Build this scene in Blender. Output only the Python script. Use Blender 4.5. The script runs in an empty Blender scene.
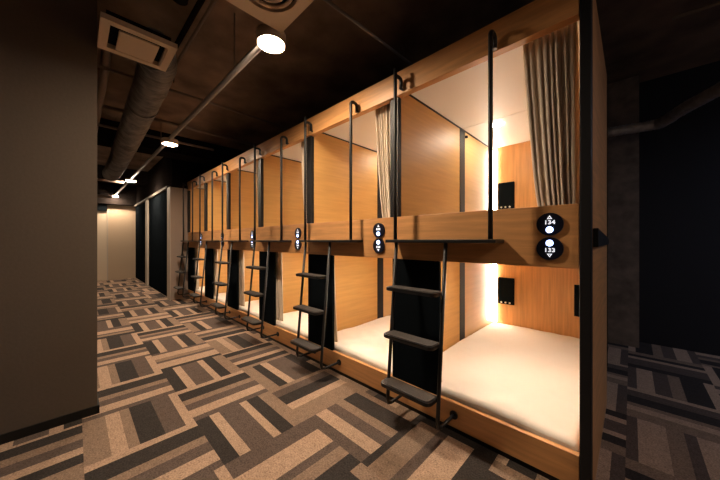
import bpy, bmesh, math, random
from mathutils import Vector, Matrix, noise
random.seed(7)
SC = bpy.context.scene
COL = SC.collection
# Room frame: u runs down the corridor, v runs from the camera towards the bunks, z up (metres).
XV, F, HY, H = 75., 278., 241., 1.305
YAW = math.atan((360-XV)/F)

# ------------------------------------------------------------------ materials
def mat(name, col, rough=.6, metal=0., noise_amt=0., noise_scale=20., stretch=(1,1,1), bump=0., emit=None, estr=0., coat=0., spec=.5, coat_rough=.1):
    m = bpy.data.materials.new(name); m.use_nodes = True
    nt = m.node_tree; b = nt.nodes['Principled BSDF']
    b.inputs['Base Color'].default_value = (*col, 1)
    b.inputs['Roughness'].default_value = rough
    b.inputs['Metallic'].default_value = metal
    b.inputs['Specular IOR Level'].default_value = spec
    b.inputs['Coat Weight'].default_value = coat
    b.inputs['Coat Roughness'].default_value = coat_rough
    if emit:
        b.inputs['Emission Color'].default_value = (*emit, 1)
        b.inputs['Emission Strength'].default_value = estr
    if noise_amt or bump:
        tc = nt.nodes.new('ShaderNodeTexCoord'); mp = nt.nodes.new('ShaderNodeMapping')
        mp.inputs['Scale'].default_value = stretch
        nt.links.new(tc.outputs['Object'], mp.inputs['Vector'])
        n = nt.nodes.new('ShaderNodeTexNoise'); n.inputs['Scale'].default_value = noise_scale
        n.inputs['Detail'].default_value = 5
        nt.links.new(mp.outputs['Vector'], n.inputs['Vector'])
        if noise_amt:
            r = nt.nodes.new('ShaderNodeValToRGB')
            r.color_ramp.elements[0].position = .3; r.color_ramp.elements[1].position = .7
            r.color_ramp.elements[0].color = tuple(c*(1-noise_amt) for c in col)+(1,)
            r.color_ramp.elements[1].color = tuple(min(1, c*(1+noise_amt)) for c in col)+(1,)
            nt.links.new(n.outputs['Fac'], r.inputs['Fac'])
            nt.links.new(r.outputs['Color'], b.inputs['Base Color'])
        if bump:
            bp = nt.nodes.new('ShaderNodeBump'); bp.inputs['Strength'].default_value = bump
            bp.inputs['Distance'].default_value = .01
            nt.links.new(n.outputs['Fac'], bp.inputs['Height']); nt.links.new(bp.outputs['Normal'], b.inputs['Normal'])
    return m

M = {}
M['wood_front'] = mat('oak_front', (.62,.305,.115), .42, noise_amt=.17, noise_scale=2.2, stretch=(1.2,1,16))
M['wood_side'] = mat('oak_side', (.59,.335,.108), .5, noise_amt=.08, noise_scale=2.5, stretch=(1,1,14))
M['wood_gloss'] = mat('oak_gloss', (.60,.37,.14), .35, noise_amt=.06, noise_scale=2.5, stretch=(1,1,14), coat=.55, coat_rough=.06)
M['wood_back'] = mat('oak_back', (.60,.295,.10), .5, noise_amt=.16, noise_scale=3, stretch=(14,1,.8))
M['white_panel'] = mat('white_laminate', (.84,.80,.75), .5)
M['black_metal'] = mat('black_metal', (.009,.009,.010), .42, spec=.4)
M['post_metal'] = mat('post_metal', (.010,.010,.012), .5, spec=.3)
M['black_panel'] = mat('black_panel', (.006,.008,.010), .8, spec=.0)
M['tread'] = mat('grip_tread', (.05,.042,.038), .85, noise_amt=.25, noise_scale=120, bump=.4)
M['strip'] = mat('led_strip', (1,1,1), .5, emit=(1,.88,.72), estr=46)
M['lamp'] = mat('lamp_glass', (1,1,1), .5, emit=(1,.79,.58), estr=680)
M['dimlamp'] = mat('lamp_glass_dim', (1,1,1), .5, emit=(1,.79,.58), estr=200)
M['cool_fill'] = mat('added_cool_fill', (1,1,1), .5, emit=(.60,.70,1), estr=330)
M['spot'] = mat('spot_glass', (1,1,1), .5, emit=(1,.87,.70), estr=330)
M['sheet'] = mat('bed_sheet', (.80,.74,.66), .9, bump=.25, noise_scale=9)
M['curtain'] = mat('curtain_linen', (.78,.67,.54), .9, noise_amt=.08, noise_scale=60, stretch=(1,1,.2))
M['socket'] = mat('socket_white', (.7,.66,.6), .5)
M['sign_disc'] = mat('sign_disc', (.006,.007,.018), .3)
M['sign_light'] = mat('sign_light', (1,1,1), .5, emit=(.38,.52,1), estr=5)
M['sign_text'] = mat('sign_text', (.9,.9,.9), .5, emit=(.85,.88,1), estr=.9)
M['left_wall'] = mat('brown_wallpaper', (.092,.069,.051), .85, noise_amt=.05, noise_scale=60, bump=.1)
M['end_wall'] = mat('beige_wall', (.48,.36,.25), .85)
M['dark_wall'] = mat('dark_wall', (.012,.012,.016), .8)
M['pillar'] = mat('pillar_plaster', (.22,.17,.135), .9, noise_amt=.3, noise_scale=8, bump=.3)
M['ceiling'] = mat('ceiling_concrete', (.185,.122,.085), .95, noise_amt=.45, noise_scale=2.5, bump=.3)
M['beam'] = mat('beam_paint', (.014,.011,.010), .95, spec=0, noise_amt=.2)
M['frame_grey'] = mat('frame_grey', (.48,.41,.34), .7, spec=.2)
M['track_grey'] = mat('track_grey', (.16,.14,.12), .8, spec=.1)
M['foil'] = mat('duct_foil', (.125,.115,.11), .5, metal=.5, noise_amt=.5, noise_scale=9, bump=1.0)
M['foil_bright'] = mat('duct_foil_bright', (.50,.50,.54), .4, metal=.35, noise_amt=.2, noise_scale=20, bump=.6)
M['conduit'] = mat('steel_conduit', (.24,.21,.19), .5, metal=.6)
M['pipe'] = mat('painted_pipe', (.17,.12,.09), .6, metal=.2)
M['register'] = mat('register_enamel', (.50,.38,.27), .5)
M['dark'] = mat('dark_void', (.006,.006,.006), .9, spec=.05)
M['base'] = mat('black_baseboard', (.010,.009,.008), .6, spec=.2)

# ------------------------------------------------------------------ mesh helpers
class MB:
    """collects shapes in (u,v,z) with an origin, then becomes one mesh object"""
    def __init__(s, org=(0,0,0)):
        s.bm = bmesh.new(); s.o = Vector(org)
    def P(s, u, v, z): return Vector((u-s.o[0], -(v-s.o[1]), z-s.o[2]))
    def box(s, u0, u1, v0, v1, z0, z1, bev=0.):
        vs = [s.bm.verts.new(s.P(a,b,c)) for a in (u0,u1) for b in (v0,v1) for c in (z0,z1)]
        idx = [(0,1,3,2),(4,6,7,5),(0,4,5,1),(2,3,7,6),(0,2,6,4),(1,5,7,3)]
        fs = [s.bm.faces.new([vs[i] for i in f]) for f in idx]
        if bev:
            es = list({e for f in fs for e in f.edges})
            bmesh.ops.bevel(s.bm, geom=es, offset=bev, segments=2, affect='EDGES', profile=.5)
        return s
    def tube(s, pts, r, n=12, cap=True):
        pts = [s.P(*p) for p in pts]
        rs = r if isinstance(r, (list,tuple)) else [r]*len(pts)
        rings = []; up = None
        for i, p in enumerate(pts):
            a = pts[max(i-1,0)]; b = pts[min(i+1,len(pts)-1)]
            t = (b-a).normalized()
            if up is None:
                up = Vector((0,0,1)) if abs(t.z) < .9 else Vector((1,0,0))
            x = t.cross(up).normalized(); y = x.cross(t).normalized(); up = y
            rings.append([s.bm.verts.new(p + (x*math.cos(q)+y*math.sin(q))*rs[i]) for q in [2*math.pi*k/n for k in range(n)]])
        for A, B in zip(rings, rings[1:]):
            for k in range(n):
                f = s.bm.faces.new([A[k],A[(k+1)%n],B[(k+1)%n],B[k]]); f.smooth = True
        if cap:
            s.bm.faces.new(rings[0][::-1]); s.bm.faces.new(rings[-1])
        return s
    def prism(s, poly, axis, c0, c1, bev=0.):
        """poly: 2-D points in the two other axes; extruded along axis"""
        def mk(p, c):
            if axis == 'v': return s.P(p[0], c, p[1])
            if axis == 'z': return s.P(p[0], p[1], c)
            return s.P(c, p[0], p[1])
        A = [s.bm.verts.new(mk(p,c0)) for p in poly]; B = [s.bm.verts.new(mk(p,c1)) for p in poly]
        n = len(poly); fs = [s.bm.faces.new(A[::-1]), s.bm.faces.new(B)]
        for k in range(n): fs.append(s.bm.faces.new([A[k],A[(k+1)%n],B[(k+1)%n],B[k]]))
        if bev:
            es = list({e for f in fs[:2] for e in f.edges})
            bmesh.ops.bevel(s.bm, geom=es, offset=bev, segments=2, affect='EDGES', profile=.5)
        return s
    def disc(s, u, v, z, r, axis, t, n=32, bev=0.):
        """cylinder starting at (u,v,z), length t along axis (signed)"""
        ring = [(r*math.cos(2*math.pi*k/n), r*math.sin(2*math.pi*k/n)) for k in range(n)]
        if axis == 'v': return s.prism([(u+a,z+b) for a,b in ring], 'v', v, v+t, bev)
        if axis == 'z': return s.prism([(u+a,v+b) for a,b in ring], 'z', z, z+t, bev)
        return s.prism([(v+a,z+b) for a,b in ring], 'u', u, u+t, bev)
    def build(s, name, m, parent=None, label=None):
        bmesh.ops.recalc_face_normals(s.bm, faces=s.bm.faces)
        me = bpy.data.meshes.new(name); s.bm.to_mesh(me); s.bm.free()
        me.materials.append(m)
        o = bpy.data.objects.new(name, me); COL.objects.link(o)
        if parent: o.parent = parent
        else: o.location = (s.o[0], -s.o[1], s.o[2])
        if label: o['label'] = label
        return o

def tag(o, label, cat, group=None, kind=None):
    o['label'] = label; o['category'] = cat
    if group: o['group'] = group
    if kind: o['kind'] = kind
    return o
def empty(name, loc, label, cat, group=None):
    o = bpy.data.objects.new(name, None); COL.objects.link(o)
    o.location = (loc[0], -loc[1], loc[2]); o.empty_display_size = .1
    return tag(o, label, cat, group)
def struct(o, label=None):
    o['kind'] = 'structure'
    if label: o['label'] = label
    return o
def copy_tree(o, parent=None):
    c = o.copy(); COL.objects.link(c); c.parent = parent
    for ch in list(o.children): copy_tree(ch, c)
    return c

# ------------------------------------------------------------------ carpet floor: quarter-turned striped tiles
def carpet_mat(name, col, ribs=False):
    m = bpy.data.materials.new(name); m.use_nodes = True
    nt = m.node_tree; b = nt.nodes['Principled BSDF']; b.inputs['Roughness'].default_value = .95
    b.inputs['Specular IOR Level'].default_value = .15
    tc = nt.nodes.new('ShaderNodeTexCoord')
    n = nt.nodes.new('ShaderNodeTexNoise'); n.inputs['Scale'].default_value = 110; n.inputs['Detail'].default_value = 3
    n2 = nt.nodes.new('ShaderNodeTexNoise'); n2.inputs['Scale'].default_value = 22; n2.inputs['Detail'].default_value = 2
    nt.links.new(tc.outputs['Object'], n.inputs['Vector']); nt.links.new(tc.outputs['Object'], n2.inputs['Vector'])
    ad = nt.nodes.new('ShaderNodeMath'); ad.operation = 'MULTIPLY_ADD'; ad.inputs[1].default_value = .3
    nt.links.new(n2.outputs['Fac'], ad.inputs[0]); nt.links.new(n.outputs['Fac'], ad.inputs[2])
    r = nt.nodes.new('ShaderNodeValToRGB')
    r.color_ramp.elements[0].position = .45; r.color_ramp.elements[1].position = .85
    r.color_ramp.elements[0].color = tuple(c*.62 for c in col)+(1,)
    r.color_ramp.elements[1].color = tuple(c*1.38 for c in col)+(1,)
    nt.links.new(ad.outputs[0], r.inputs['Fac']); nt.links.new(r.outputs['Color'], b.inputs['Base Color'])
    bp = nt.nodes.new('ShaderNodeBump'); bp.inputs['Strength'].default_value = .5; bp.inputs['Distance'].default_value = .004
    nt.links.new(n.outputs['Fac'], bp.inputs['Height']); nt.links.new(bp.outputs['Normal'], b.inputs['Normal'])
    return m
CM = {'L': carpet_mat('carpet_light', (.42,.285,.20)), 'T': carpet_mat('carpet_tan', (.245,.168,.120)),
      'B': carpet_mat('carpet_brown', (.110,.080,.066)), 'C': carpet_mat('carpet_charcoal', (.040,.033,.030))}
PA = [('T',.21),('L',.35),('T',.45),('C',.69),('B',.90),('L',1)]
PB = [('C',.16),('L',.28),('B',.55),('L',.65),('C',.82),('T',1)]
PC = [('B',.15),('L',.33),('B',.50),('T',.64),('C',.90),('T',1)]
PE = [('T',.18),('C',.33),('L',.46),('B',.82),('C',1)]
PD = [('L',.11),('C',.37),('T',.51),('B',.69),('L',.89),('B',1)]
PF = [('B',.25),('L',.55),('B',.66),('T',.82),('C',1)]
PG = [('T',.09),('B',.27),('C',.52),('L',.68),('T',1)]
PH = [('C',.09),('T',.35),('B',.47),('L',.78),('C',1)]
PI_ = [('L',.05),('C',.25),('T',.40),('B',.58),('L',.72),('C',.9),('T',1)]
PJ = [('B',.1),('L',.35),('T',.5),('B',.6),('L',.9),('C',1)]
VB = {(2,0):PA,(4,0):PA,(6,0):PA,(1,1):PB,(3,1):PB,(5,1):PB,(7,1):PB,(0,2):PC,(2,2):PE,(4,2):PA,(-1,1):[('C',.2),('B',.45),('L',.6),('C',.84),('T',1)]}
UB = {(1,0):PD,(3,0):PD,(5,0):PD,(2,1):PD,(4,1):PJ,(6,1):PD,(0,1):PF,(1,2):PG,(-1,2):PH,(2,-1):PI_,(3,2):PI_}
TU, TV, U0T, V0T = .558, .571, 1.140, .036
bm = bmesh.new(); order = 'LTBC'
rng = random.Random(3)
for i in range(-9, 22):
    for j in range(-7, 10):
        ua, va = U0T+i*TU, V0T+j*TV
        if (i+j) % 2 == 0: pat = VB.get((i,j)) or rng.choice([PA,PB,PE,PC,PB])
        else: pat = UB.get((i,j)) or rng.choice([PD,PF,PG,PJ,PD])
        flip = ((i,j) not in VB and (i,j) not in UB and rng.random() < .35)
        p = 0.
        for c, e in pat:
            a, b = (1-e, 1-p) if flip else (p, e)
            if (i+j) % 2 == 0: q = (ua, ua+TU, va+a*TV, va+b*TV)
            else: q = (ua+(1-b)*TU, ua+(1-a)*TU, va, va+TV)
            f = bm.faces.new([bm.verts.new((x,-y,0)) for x, y in ((q[0],q[3]),(q[1],q[3]),(q[1],q[2]),(q[0],q[2]))])
            f.material_index = order.index(c); p = e
bmesh.ops.recalc_face_normals(bm, faces=bm.faces)
for f in bm.faces:
    if f.normal.z < 0: f.normal_flip()
me = bpy.data.meshes.new('floor'); bm.to_mesh(me); bm.free()
for c in order: me.materials.append(CM[c])
fl = bpy.data.objects.new('floor', me); COL.objects.link(fl); struct(fl, 'patchwork striped carpet tiles in tan, brown and charcoal')

# ------------------------------------------------------------------ room shell
CZ = 3.35
struct(MB().box(-3.8,12.8,-3.9,5.7,CZ,CZ+.1).build('ceiling', M['ceiling']), 'bare dark brown concrete ceiling slab')
w = struct(MB().box(2.90,12.7,-3.8,.118,0,CZ).build('wall_left', M['left_wall']), 'plain dark brown wall at left')
struct(MB().box(2.888,2.9,-3.8,.13,0,.06).box(2.888,12.6,.118,.130,0,.06).build('baseboard_left', M['base']))
struct(MB().box(12.55,12.7,.118,1.6,0,2.53).build('wall_end', M['end_wall']), 'beige wall closing the far end of the corridor')
struct(MB().box(12.40,12.7,-.1,3.9,2.54,CZ).build('wall_soffit', M['beam']))
struct(MB().box(-3.8,12.8,5.10,5.2,0,CZ).build('wall_right', M['dark_wall']), 'near black wall behind the row of bunks')
struct(MB().box(-3.8,-3.7,-3.8,5.1,0,CZ).build('wall_rear', M['left_wall']))
struct(MB().box(-3.8,2.9,-3.9,-3.8,0,CZ).build('wall_side', M['left_wall']))
struct(MB().box(-.07,.235,4.80,5.10,0,CZ-.02).build('pillar_wall', M['pillar']), 'rough plaster pillar beyond the end of the bunks')
# far door
d = struct(MB((12.55,.6,0)).box(12.53,12.55,.13,.745,0,2.26).build('door_1', mat('door_cream',(.62,.50,.37),.5)))
MB((12.55,.6,0)).box(12.515,12.55,.745,.775,0,2.30).box(12.515,12.55,.13,.745,2.26,2.30).build('door_frame', M['frame_grey'], d)
MB((12.55,.6,0)).box(12.48,12.55,.13,.745,2.30,2.52).build('door_closer_box', M['black_panel'], d)

# corridor pillar and closets at the end of the bunk row
struct(MB().box(7.27,7.47,1.47,2.2,0,2.50).build('wall_return', mat('return_paint',(.36,.28,.23),.7)), 'taupe wall return at the far end of the bunks')
struct(MB().box(7.25,12.55,1.50,3.9,2.53,CZ).build('wall_upper', M['beam']))
struct(MB().box(7.47,12.55,1.62,1.70,0,2.53).build('wall_closet', M['dark_wall']))
cl = empty('sliding_closet', (9.9,1.5,0), 'wall-length closet with two tall black sliding doors in pale frames', 'closet')
def CB(): return MB((9.9,1.5,0))
CB().box(7.24,7.52,1.455,1.469,0,2.50).build('side_frame', M['frame_grey'], cl)
CB().box(9.98,10.30,1.455,1.60,0,2.50).build('mullion', M['frame_grey'], cl)
CB().box(7.52,12.5,1.45,1.60,2.50,2.56).build('top_track', M['track_grey'], cl)
CB().box(7.525,9.975,1.49,1.53,.02,2.497).build('sliding_door', M['black_panel'], cl)
CB().box(10.305,12.5,1.49,1.53,.02,2.497).build('sliding_door', M['black_panel'], cl)

# ------------------------------------------------------------------ bunk bays
R0, S, W, VF, VB_, VS = .190, 1.172, 1.138, 1.80, 3.90, 2.955
ORG = (R0+W/2, VF, 0)
def B(): return MB(ORG)
ordinal = ['nearest','second nearest','third nearest','third farthest','second farthest','farthest']
bay = empty('bunk_bay', ORG, 'nearest two-level oak sleeping bay, carrying the fully lit round 134 and 133 signs', 'bunk bed', 'two-level oak sleeping bays in a row')
L0, R = R0, R0+W; NX = R0+S
LIPZ0, LIPZ1 = 1.162, 1.498
B().box(R, NX, VF+.04, VS-.05, .03, 2.52).build('partition', M['wood_side'], bay)
B().box(R-.004, NX, VS-.05, VS+.075, .03, 2.52).build('metal_strip', M['post_metal'], bay, 'black upright strip halfway along the partition')
B().box(R, NX, VS+.075, VB_, .03, 2.52).build('rear_partition', M['wood_gloss'], bay, 'glossy oak rear half of the partition')
B().box(R-.006, R, VF+.05, VB_, 2.520, 2.534).build('ceiling_trim', M['black_metal'], bay)
B().box(L0, NX, VB_, VB_+.03, .03, 2.56).build('back_panel', M['wood_back'], bay)
B().box(L0, NX, VF+.04, VS+.01, 2.536, 2.56).build('ceiling_panel', M['white_panel'], bay, 'white front ceiling panel')
B().box(L0, NX, VS+.018, VB_, 2.536, 2.56).build('ceiling_panel', M['white_panel'], bay, 'white rear ceiling panel')
B().box(L0, NX, VF, VB_+.03, 2.562, 2.64).build('roof_deck', M['dark'], bay)
B().box(L0, R, VF+.04, VB_, LIPZ0+.03, 1.350).build('upper_deck', M['wood_side'], bay)
B().box(L0, R, VF+.04, VB_, .03, .12).build('lower_deck', M['wood_side'], bay)
B().box(L0, NX, VF, VF+.035, LIPZ0, LIPZ1, .003).build('middle_board', M['wood_front'], bay)
B().box(L0, NX, VF, VF+.035, .035, .203, .003).build('base_board', M['wood_front'], bay)
B().box(L0, NX, VF+.012, VF+.05, .0, .034).build('kick_plate', M['black_metal'], bay)
B().box(L0, NX, VF-.02, VF+.038, 2.455, 2.64, .003).build('top_rail', M['wood_front'], bay)
B().box(R, R+.082, VF-.002, VF+.039, LIPZ1+.001, 2.454, .002).build('post', M['post_metal'], bay, 'black steel post between the boards')
B().box(R-.352, R+.062, VF+.004, VF+.032, .204, LIPZ0-.001).build('dark_panel', M['black_panel'], bay, 'black panel behind the ladder')
for z0, z1 in ((.24, 1.15), (1.47, 2.515)):
    B().box(R-.055, R-.004, VB_-.02, VB_-.001, z0, z1, .004).build('light_strip', M['strip'], bay, 'glowing warm vertical light strip in the corner')
B().disc(1.02, 3.12, 2.535, .045, 'z', -.006, 24).build('ceiling_spot', M['spot'], bay, 'small glowing recessed spot')
B().disc(.62, 2.35, LIPZ0+.029, .055, 'z', -.006, 24).build('ceiling_spot', M['spot'], bay)
def panel(u0, u1, z0, z1, sock=True):
    p = B().box(u0, u1, VB_-.025, VB_-.0005, z0, z1, .004).build('control_panel', M['black_panel'], bay)
    if sock:
        for k in range(3): B().disc(u1-.045-k*.05, VB_-.026, z0+.022, .011, 'v', -.004, 12).build('socket', M['socket'], p)
panel(1.06, 1.255, .49, .83); panel(.33, .455, .47, .82, False)
panel(1.06, 1.255, 1.72, 2.06); panel(.33, .455, 1.72, 2.06, False)
# small door catch on top of the strip
B().box(R-.03, R-.004, VS+.076, VS+.10, 2.45, 2.475, .003).build('catch', M['post_metal'], bay)
bays = [bay]
lab = ['', 'two-level oak sleeping bay second from the camera, left of the nearest one',
 'two-level oak sleeping bay third from the camera', 'two-level oak sleeping bay third from the far end of the row',
 'two-level oak sleeping bay second from the far end of the row', 'farthest two-level oak sleeping bay, next to the taupe wall return']
for k in range(1, 6):
    c = copy_tree(bay); c.location.x += k*S; c['label'] = lab[k]; bays.append(c)
# outer end panel
ep = empty('end_panel', (.165,2.4,0), 'tall oak end panel with a full-height black post closing the near end of the row', 'panel')
def E_(): return MB((.165,2.4,0))
E_().box(.140,.187,VF+.041,VS+.03,0,2.64).build('side_board', M['wood_front'], ep)
E_().box(.178,.189,VS+.031,VB_+.03,0,2.64).build('rear_board', M['dark'], ep)
E_().box(.140,.187,VF-.022,VF+.04,0,2.80,.004).build('end_post', M['post_metal'], ep, 'full-height black end post')
E_().prism([(VF+.041,1.275),(2.75,1.28),(2.75,1.325),(VF+.041,1.37)],'u',.118,.139,.002).build('wall_bracket', M['black_metal'], ep, 'black bracket at mid height')

# ------------------------------------------------------------------ mattresses
def mattress():
    o = MB((R0+W/2, 2.85, .121)); bm = o.bm
    nu, nv = 46, 80; g = []
    u0, u1, v0, v1 = R0+.010, R-.008, VF+.038, VB_-.03
    for i in range(nu+1):
        row = []
        for j in range(nv+1):
            a, b = i/nu, j/nv
            u, v = u0+(u1-u0)*a, v0+(v1-v0)*b
            e = min(a*(u1-u0), (1-a)*(u1-u0), b*(v1-v0), (1-b)*(v1-v0))
            dz = -.022*max(0, 1-e/.03)**2
            n = noise.noise(Vector((u*2.2, v*2.2, 1)))*.008 + noise.noise(Vector((u*9+v*5, (v-u)*1.8, 4)))*.006 + abs(noise.noise(Vector((u*3-v*6, v*2.3, 9))))*.006
            row.append(bm.verts.new(o.P(u, v, .243+dz+n)))
        g.append(row)
    for i in range(nu):
        for j in range(nv):
            bm.faces.new([g[i][j],g[i+1][j],g[i+1][j+1],g[i][j+1]]).smooth = True
    rim = [g[i][0] for i in range(nu+1)]+[g[nu][j] for j in range(1,nv+1)]+[g[i][nv] for i in range(nu-1,-1,-1)]+[g[0][j] for j in range(nv-1,0,-1)]
    low = [bm.verts.new((q.co.x, q.co.y, 0)) for q in rim]
    n = len(rim)
    for k in range(n): bm.faces.new([rim[k],rim[(k+1)%n],low[(k+1)%n],low[k]])
    bm.faces.new(low)
    return o.build('mattress', M['sheet'])
mt = mattress()
mn = ['cream mattress on the lower level of the nearest bay, brightly lit', 'cream mattress on the lower level of the second nearest bay',
 'cream mattress on the lower level of the third nearest bay', 'cream mattress on the lower level of the third farthest bay',
 'cream mattress on the lower level of the second farthest bay', 'cream mattress on the lower level of the farthest bay']
for k in range(6):
    c = mt if k == 0 else mt.copy()
    if k: COL.objects.link(c); c.location.x += k*S
    tag(c, mn[k], 'mattress', 'mattresses on the lower bunks')

for k in range(6):  # unseen upper mattresses, added to bounce pale light onto the bunk ceilings
    c = mt.copy(); COL.objects.link(c); c.location.x += k*S; c.location.z = 1.352
    tag(c, 'unseen cream mattress added on the upper level of the '+ordinal[k]+' bay', 'mattress', 'unseen mattresses added on the upper bunks')

# ------------------------------------------------------------------ ladders with platform and grab poles
LO = (1.0, 1.68, 0)
def LB(): return MB(LO)
lad = empty('bunk_ladder', LO, 'x', 'ladder', 'black steel bunk ladders')
LB().box(.545, 1.338, 1.645, VF-.001, 1.293, 1.315, .004).build('platform', M['black_metal'], lad, 'flat black landing at eye height')
def cane(u, ztop):
    """straight pole whose head turns over towards the rail in a tight crook"""
    p = [(u,1.685,z) for z in (1.316,1.7,2.1,ztop-.03)]
    for k in range(1,7):
        q = math.pi/2*k/6
        p.append((u, 1.685+.03*(1-math.cos(q)), ztop-.03+.03*math.sin(q)))
    for k in range(0,7):
        q = math.pi/2*k/6
        p.append((u, 1.733+.025*math.sin(q), ztop-.025*(1-math.cos(q))))
    p.append((u, 1.758, ztop-.075))
    return p
g = LB().tube(cane(.585,2.53), .0135).build('grab_pole', M['black_metal'], lad)
LB().tube([(.585,1.757,2.47),(.585,VF-.021,2.47)], .008).build('pole_fixing', M['black_metal'], g)
g = LB().tube(cane(1.272,2.555), .0135).build('grab_pole', M['black_metal'], lad)
LB().tube([(1.272,1.757,2.48),(1.272,VF-.021,2.48)], .008).tube([(1.272,1.685,2.5),(1.272,1.685,2.60)], .0135).build('pole_fixing', M['black_metal'], g)
def stile(ut, ub):
    return LB().tube([(ut,1.68,1.292),(ub,1.575,.17),(ub+.0,1.585,.135),(ub,1.62,.125)], .0125)
for ut, ub in ((.862,.862),(1.258,1.258)):
    stile(ut, ub).build('stile', M['black_metal'], lad)
    b = LB().tube([(ub,1.618,.125),(ub,VF-.012,.125)], .011).build('foot_bracket', M['black_metal'], lad)
    LB().disc(ub,VF-.001,.125,.028,'v',-.011,20,.003).build('flange', M['black_metal'], b)
for z in (.315, .648, .975):
    vs = 1.68-.105*(1.292-z)/1.122
    r_ = .035; u0, u1, v0, v1 = .874, 1.268, vs-.10, vs+.025
    poly = []
    for cu, cv, a0 in ((u1-r_,v0+r_,-90),(u1-.01,v1-.01,0),(u0+.01,v1-.01,90),(u0+r_,v0+r_,180)):
        rr = r_ if a0 in (-90,180) else .01
        for q in range(0,91,15): poly.append((cu+rr*math.cos(math.radians(a0+q)), cv+rr*math.sin(math.radians(a0+q))))
    st = LB().prism(poly,'z',z-.022,z,.002).build('step', M['black_metal'], lad)
    poly2 = [((p[0]-(u0+u1)/2)*.94+(u0+u1)/2, (p[1]-(v0+v1)/2)*.84+(v0+v1)/2) for p in poly]
    LB().prism(poly2,'z',z+.0005,z+.004).build('grip_tread', M['tread'], st, 'rough dark brown grip surface')
    LB().disc(u0-.001, vs, z-.012, .010,'u',-.008,12).build('bolt', M['black_metal'], st)
    LB().disc(u1+.001, vs, z-.012, .010,'u',.008,12).build('bolt', M['black_metal'], st)
ll = ['black steel bunk ladder nearest the camera, beside the brightly lit bed', 'second nearest black steel bunk ladder',
 'third nearest black steel bunk ladder', 'third farthest black steel bunk ladder', 'second farthest black steel bunk ladder', 'farthest black steel bunk ladder, next to the taupe wall return']
lad['label'] = ll[0]
for k in range(1,6):
    c = copy_tree(lad); c.location.x += k*S; c['label'] = ll[k]

# ------------------------------------------------------------------ curtains
def curtain(name, u0t, u1t, u0b, u1b, zt, zb, v, folds, amp, seed, tie=0.):
    rg = random.Random(seed)
    ph = [rg.uniform(-.5,.5) for _ in range(folds+2)]; am = [rg.uniform(.6,1.25) for _ in range(folds+2)]
    org = ((u0t+u1t)/2, v, zb); o = MB(org); bm = o.bm
    ns, nz = folds*14, 44; g = []
    for a in range(ns+1):
        s = a/ns; row = []
        f = s*folds; k = int(min(f, folds-1)); fr = f-k
        for b in range(nz+1):
            t = b/nz; z = zb+(zt-zb)*t
            # gather: wide at the hooks, narrower towards the sill
            q = t**.75
            ua = u0b+(u0t-u0b)*q; ub = u1b+(u1t-u1b)*q
            x = f + .22*ph[k]*math.sin(math.pi*fr) + .25*noise.noise(Vector((s*4, z*1.3, seed)))
            A = amp*am[k]*(1-.35*max(0,(t-.93)/.07)) 
            dv = A*math.sin(2*math.pi*x)
            du = .35*A*math.sin(4*math.pi*x+.6)
            # lean at the foot, like the resting hem in the picture
            lean = tie*math.sin(math.pi*min(1,(1-t)*1.0))*.02
            row.append(bm.verts.new(o.P(ua+(ub-ua)*s+du+lean, v+dv, z)))
        g.append(row)
    for a in range(ns):
        for b in range(nz):
            bm.faces.new([g[a][b],g[a+1][b],g[a+1][b+1],g[a][b+1]]).smooth = True
    c = o.build(name, M['curtain'])
    md = c.modifiers.new('thickness','SOLIDIFY'); md.thickness = .003
    return c
ul = ['beige pleated curtain in the upper opening of the nearest bay, largest of all', 'beige pleated curtain in the upper opening of the second nearest bay',
 'beige pleated curtain in the upper opening of the third nearest bay', 'beige pleated curtain in the upper opening of the third farthest bay',
 'beige pleated curtain in the upper opening of the second farthest bay', 'beige pleated curtain in the upper opening of the farthest bay']
cu = []
c0 = curtain('curtain', .210,.468,.202,.385, 2.500,1.487, 1.895, 8, .028, 5)
cu.append(c0)
c1 = curtain('curtain', R0+S+.035,R0+S+.285,R0+S+.035,R0+S+.19, 2.500,1.487, 1.895, 8, .026, 8)
cu.append(c1)
for k in range(2,6):
    c = c1.copy(); COL.objects.link(c); c.location.x += (k-1)*S; cu.append(c)
for k, c in enumerate(cu):
    tag(c, ul[k], 'curtain', 'curtains of the upper bunks')
lc = []
l0 = curtain('curtain', 1.05,1.30,1.0,1.28, 1.18,.262, 1.880, 9, .020, 11)
for k in range(6):
    if k < 2: c = l0 if k == 0 else l0.copy()
    elif k == 2: c = curtain('curtain', R0+2*S+.73,R0+2*S+1.10,R0+2*S+.70,R0+2*S+1.08, 1.18,.262, 1.880, 12, .020, 12); l2 = c
    else: c = l2.copy()
    if k == 1: COL.objects.link(c); c.location.x += S
    if k > 2: COL.objects.link(c); c.location.x += (k-2)*S
    tag(c, 'beige curtain gathered behind the black panel in the lower opening of the '+ordinal[k]+' bay', 'curtain', 'curtains of the lower bunks')

# ------------------------------------------------------------------ round number signs
def text_mesh(txt, size, at, org, name, parent, m):
    cv = bpy.data.curves.new(name, 'FONT'); cv.body = txt; cv.size = size
    cv.align_x = 'CENTER'; cv.align_y = 'CENTER'; cv.extrude = .0006; cv.offset = size*.02
    t = bpy.data.objects.new('tmp', cv); COL.objects.link(t)
    bpy.context.view_layer.update()
    me = bpy.data.meshes.new_from_object(t.evaluated_get(bpy.context.evaluated_depsgraph_get()))
    bpy.data.objects.remove(t); bpy.data.curves.remove(cv)
    # text lies in XY: turn it to face -v (the corridor); reading direction runs towards -u
    rot = Matrix(((-1,0,0),(0,0,1),(0,1,0))).to_4x4()
    me.transform(Matrix.Diagonal((1.15,1,1,1))); me.transform(rot)
    off = Vector((at[0]-org[0], -(at[1]-org[1]), at[2]-org[2]))
    me.transform(Matrix.Translation(off))
    me.materials.append(m)
    o = bpy.data.objects.new(name, me); COL.objects.link(o); o.parent = parent
    return o
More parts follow.
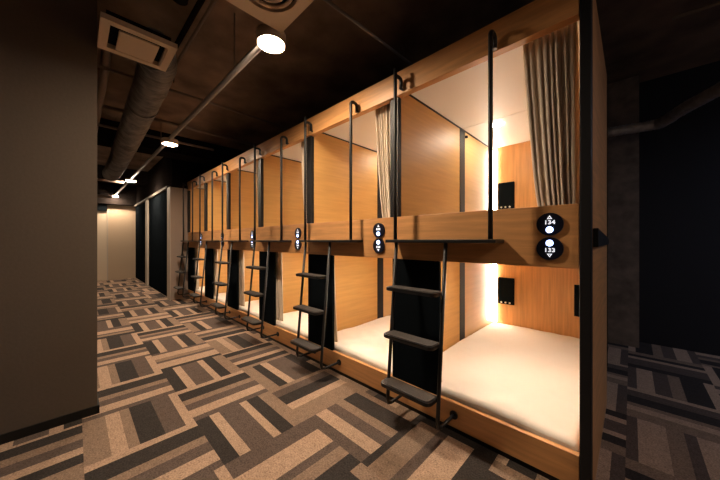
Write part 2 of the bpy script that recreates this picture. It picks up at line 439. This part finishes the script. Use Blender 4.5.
def sign(u, up, num, label):
    zc = 1.396 if up else 1.264
    org = (u, VF-.001, zc); s = 1 if up else -1
    r = empty('number_sign', org, label, 'sign', 'round black number signs on the middle board')
    MB(org).disc(u, VF-.001, zc, .0615, 'v', -.011, 40, .002).build('disc', M['sign_disc'], r)
    MB(org).disc(u, VF-.0125, zc-s*.030, .017, 'v', -.003, 24).build('light', M['sign_light'], r, 'glowing blue-white round light')
    vt = VF-.0135
    a = zc+s*.036; h = .011
    o_ = [(u-.0125, a-s*h*.75), (u+.0125, a-s*h*.75), (u, a+s*h)]
    i_ = [(u-.0062, a-s*h*.36), (u+.0062, a-s*h*.36), (u, a+s*h*.40)]
    mb = MB(org)
    for k in range(3):
        A, B2, C2, D = o_[k], o_[(k+1)%3], i_[(k+1)%3], i_[k]
        mb.prism([A,B2,C2,D], 'v', vt, vt+.001)
    mb.build('arrow', M['sign_text'], r, 'small white outlined triangle')
    if num: text_mesh(num, .030, (u, vt, zc+s*.009), org, 'numerals', r, M['sign_text'])
    else:
        m2 = MB(org)
        for q in (-.016,0,.016): m2.box(u+q-.005,u+q+.005,vt,vt+.001,zc+s*.009-.009,zc+s*.009+.009)
        m2.build('numerals', M['sign_text'], r)
us = [.315, 1.528, 2.745, 3.925, 5.10, 6.27]
for k, u in enumerate(us):
    for up in (True, False):
        num = ('134' if up else '133') if k == 0 else None
        side = 'upper' if up else 'lower'
        lb = ('round black sign reading %s with a triangle pointing %s' % (num, 'up' if up else 'down')) if k == 0 else \
             '%s round black number sign on the board of the %s bay' % (side, ordinal[k])
        sign(u, up, num, lb)

# ------------------------------------------------------------------ ceiling fittings
ZL = 2.80
def downlight(u, v, z, label, m, r=.092, rim=0.):
    o = empty('ceiling_light', (u,v,z), label, 'ceiling light', 'round ceiling lamps above the corridor')
    org = (u,v,z)
    MB(org).disc(u,v,z,r+.012,'z',.05,36,.004).build('housing', M['register'], o)
    MB(org).disc(u,v,z-.012,r,'z',.0115,36,.003).build('lamp_disc', m, o, 'glowing warm white lamp face')
    if rim:  # ring added to cut grazing lamp light off the top rail
        g = MB(org); n = 36; rings = []
        for rr, zz in ((r+.003,z+.0),(r+.003,z-.012-rim),(r+.012,z-.012-rim),(r+.012,z+.0)):
            rings.append([g.bm.verts.new(g.P(u+rr*math.cos(2*math.pi*k/n), v+rr*math.sin(2*math.pi*k/n), zz)) for k in range(n)])
        for q in range(4):
            A, B2 = rings[q], rings[(q+1)%4]
            for k in range(n): g.bm.faces.new([A[k],A[(k+1)%n],B2[(k+1)%n],B2[k]])
        g.build('rim', M['register'], o)
    return o
downlight(1.905,1.013,ZL-.015,'nearest and largest glowing round ceiling lamp', M['lamp'], rim=.017)
downlight(4.985,1.002,ZL-.015,'second nearest glowing round ceiling lamp, right of the fat duct', M['lamp'], rim=.012)
downlight(8.85,.965,ZL-.015,'second farthest glowing round ceiling lamp', M['lamp'])
downlight(12.2,.93,ZL-.015,'farthest glowing round ceiling lamp, near the far door', M['lamp'], r=.07)
downlight(-1.6,.7,ZL-.015,'round ceiling lamp behind the viewer', M['dimlamp'])
downlight(-2.9,3.9,ZL-.015,'unseen round ceiling lamp added to brighten the dark room at right', M['cool_fill'])  # out of view, added as cool fill for the dark right side
def pipe(name, pts, r, m, label, cat='pipe', group='pipes under the ceiling'):
    org = pts[0]
    o = MB(org).tube(pts, r, 14).build(name, m)
    return tag(o, label, cat, group)
pipe('conduit', [(.9,1.018,2.83),(12.45,.935,2.83)], .026, M['conduit'], 'straight steel lighting track running above the lamps down the corridor', 'conduit')
for u in (1.25,2.55,5.6,7.6,10.5):
    tag(MB((u,1.0,2.86)).tube([(u,1.0,2.857),(u,1.0,CZ)], .006, 8).build('hanger_rod', M['pipe']), 'thin steel rod hanging the lighting track from the slab', 'rod', 'hanger rods of the lighting track')
pipe('ceiling_pipe', [(1.2,.78,3.2),(9.5,.70,3.2)], .014, M['pipe'], 'thin pipe running down the corridor left of the lighting track')
pipe('ceiling_pipe', [(1.2,.74,3.28),(9.5,.64,3.28)], .022, M['beam'], 'dark pipe just above the thin pipe left of the lighting track')
pipe('ceiling_pipe', [(1.41,1.06,2.86),(1.38,2.3,2.86)], .011, M['conduit'], 'thin branch pipe crossing right from the track near the top edge')
pipe('ceiling_pipe', [(4.75,.1,3.0),(4.75,2.4,3.0)], .022, M['pipe'], 'cross pipe just before the second lamp')
pipe('ceiling_pipe', [(3.7,.1,3.0),(3.7,2.2,3.0)], .014, M['pipe'], 'thin cross pipe passing under the fat duct')
pipe('ceiling_pipe', [(5.4,.1,2.95),(5.4,1.75,2.95)], .018, M['pipe'], 'cross pipe just beyond the second lamp')
pipe('ceiling_pipe', [(8.9,.13,2.74),(8.9,.84,2.74)], .03, M['pipe'], 'short bright pipe left of the second farthest lamp')
pipe('ceiling_pipe', [(12.0,.13,2.72),(12.0,.80,2.72)], .045, M['pipe'], 'short bright pipe left of the farthest lamp')
pipe('ceiling_pipe', [(2.96,.20,3.1),(3.6,.21,3.1),(3.7,.21,3.05),(4.1,.21,3.0),(6.0,.21,3.0)], .035, M['pipe'], 'grey pipe hugging the wall left of the fat duct')
struct(MB().box(6.3,6.75,.118,3.9,3.0,CZ).build('beam_1', M['beam']), 'deep dark ceiling beam crossing the corridor')
struct(MB().box(10.2,10.6,.118,3.9,2.95,CZ).build('beam_2', M['beam']))
# flexible foil duct
def flex(name, pts, r, m, label, ripple=.05, pitch=.045, seed=1):
    P_ = []; 
    for i in range(len(pts)-1):
        p0 = Vector(pts[max(i-1,0)]); p1 = Vector(pts[i]); p2 = Vector(pts[i+1]); p3 = Vector(pts[min(i+2,len(pts)-1)])
        n = max(3, int((p2-p1).length/(pitch/3)))
        for k in range(n):
            t = k/n
            P_.append(.5*((2*p1)+(-p0+p2)*t+(2*p0-5*p1+4*p2-p3)*t*t+(-p0+3*p1-3*p2+p3)*t**3))
    P_.append(Vector(pts[-1]))
    o = MB(tuple(P_[0])); rr = [r*(1+ripple*math.sin(k*2.1)+.05*noise.noise(Vector((k*.12,seed,0)))) for k in range(len(P_))]
    o.tube([tuple(p) for p in P_], rr, 28)
    bm = o.bm
    for q in bm.verts:
        d = noise.noise(Vector(q.co)*7+Vector((seed,0,0)))*r*.16 + abs(noise.noise(Vector(q.co)*17))*r*.12
        q.co += Vector((0,0,1))*d
    return tag(o.build(name, m), label, 'duct', 'air ducts')
fd = flex('air_duct', [(2.86,.44,2.90),(2.93,.48,2.94),(3.10,.53,2.955),(3.5,.56,2.96),(4.2,.57,2.93),(5.2,.57,2.87),(6.0,.57,2.83),(7.2,.57,2.79),(8.2,.56,2.77)], .145, M['foil'], 'fat crinkled foil duct running down the corridor behind the square register', .02)
MB((2.86,.44,2.90)).tube([(4.17,.57,2.93),(4.21,.57,2.93)], .152, 28).build('clamp_band', M['foil'], fd)
for q, zz in ((3.4,2.97),(5.0,2.88),(7.6,2.78)):
    MB((2.86,.44,2.90)).box(q-.015,q+.015,.715,.718,zz-.02,CZ).build('hanger_strap', M['dark'], fd)
bh = flex('air_duct', [(1.55,.33,3.15),(1.9,.41,3.12),(2.2,.50,3.05),(2.3,.52,3.02)], .05, M['dark'], 'short black hose under the slab above the square register', .02, seed=4)
MB((1.55,.33,3.15)).box(1.80,1.82,.36,.44,3.17,CZ).build('hanger_strap', M['dark'], bh)
flex('air_duct', [(0.673, 4.475, 2.6), (0.216, 4.446, 2.6), (-0.007, 4.497, 2.6), (-0.19, 4.521, 2.6), (-0.267, 4.417, 2.6), (-0.36, 4.19, 2.6), (-0.453, 4.008, 2.6), (-0.542, 3.837, 2.6), (-0.682, 3.539, 2.6)], .055, M['foil_bright'], 'thin silver flexible duct under the ceiling at right', .03, .03, seed=8)
pipe('ceiling_pipe', [(-.20,2.84,2.82),(-.75,2.84,2.79)], .012, M['conduit'], 'thin steel pipe near the top right corner')
# square ceiling register
rg = empty('ceiling_register', (2.64,.315,2.75), 'square beige air register with a flat deflector plate, upper left', 'vent', 'square ceiling air registers')
def G(): return MB((2.64,.315,2.75))
u0,u1,v0,v1,z = 2.445,2.85,.115,.54,2.75
g = G()
for a in ((u0,u0+.05,v0,v1),(u1-.05,u1,v0,v1),(u0+.05,u1-.05,v0,v0+.05),(u0+.05,u1-.05,v1-.05,v1)): g.box(*a, z, z+.035)
g.build('frame', M['register'], rg)
G().box(u0+.06,u1-.03,v0+.03,v1-.03,z+.036,z+.10).build('plenum_box', M['dark'], rg)
G().box(u0+.082,u1-.052,v0+.098,v1-.098,z+.002,z+.014,.004).build('deflector_plate', M['register'], rg)
G().box(u0+.052,u1-.052,v1-.060,v1-.054,z+.003,z+.03).build('louvre', M['register'], rg)
# round-centre diffuser in square frame
df = empty('ceiling_diffuser', (1.56,.80,2.78), 'square pale diffuser with a round centre at the top edge beside the nearest lamp', 'vent', 'square ceiling air registers')
def D_(): return MB((1.56,.80,2.78))
u0,u1,v0,v1,z = 1.33,1.79,.57,1.03,2.79
cu_, cv_, rh = 1.53,.80,.165
g = D_(); bm = g.bm; n = 48
ring_i = [(cu_+rh*math.cos(2*math.pi*k/n), cv_+rh*math.sin(2*math.pi*k/n)) for k in range(n)]
ring_o = []
for k in range(n):
    a = 2*math.pi*k/n; c_, s_ = math.cos(a), math.sin(a); m_ = max(abs(c_),abs(s_)); ring_o.append(((u0+u1)/2+.23*c_/m_, (v0+v1)/2+.23*s_/m_))
for zz in (z, z+.03):
    A = [bm.verts.new(g.P(p[0],p[1],zz)) for p in ring_i]; Bq = [bm.verts.new(g.P(p[0],p[1],zz)) for p in ring_o]
    for k in range(n): bm.faces.new([A[k],A[(k+1)%n],Bq[(k+1)%n],Bq[k]])
    if zz == z: A0, B0 = A, Bq
for X, Y in ((A0,A),(B0,Bq)):
    for k in range(n): bm.faces.new([X[k],X[(k+1)%n],Y[(k+1)%n],Y[k]])
g.build('square_plate', M['register'], df)
for k, rr in enumerate((.135,.09,.045)):
    D_().tube([(cu_+rr*math.cos(2*math.pi*q/32), cv_+rr*math.sin(2*math.pi*q/32), z+.012) for q in range(33)], .012, 8).build('cone_ring', M['register'], df)
D_().disc(cu_,cv_,z+.031,.17,'z',.12,32).build('throat', M['dark'], df)

# ------------------------------------------------------------------ world, camera, colour
wd = bpy.data.worlds.new('world'); SC.world = wd; wd.use_nodes = True
wd.node_tree.nodes['Background'].inputs['Color'].default_value = (.10,.12,.2,1)
wd.node_tree.nodes['Background'].inputs['Strength'].default_value = .0
cam = bpy.data.cameras.new('camera'); co = bpy.data.objects.new('camera', cam); COL.objects.link(co)
cam.sensor_width = 36; cam.lens = F/720*36; cam.shift_y = 1/720; cam.clip_start = .02
co.location = (0,0,H)
co.rotation_euler = (math.pi/2, 0, math.atan2(-math.sin(YAW), math.cos(YAW))-math.pi/2)
SC.camera = co
SC.view_settings.view_transform = 'Standard'; SC.view_settings.look = 'None'
SC.view_settings.exposure = 0.0; SC.view_settings.gamma = 1; SC.view_settings.use_curve_mapping = False
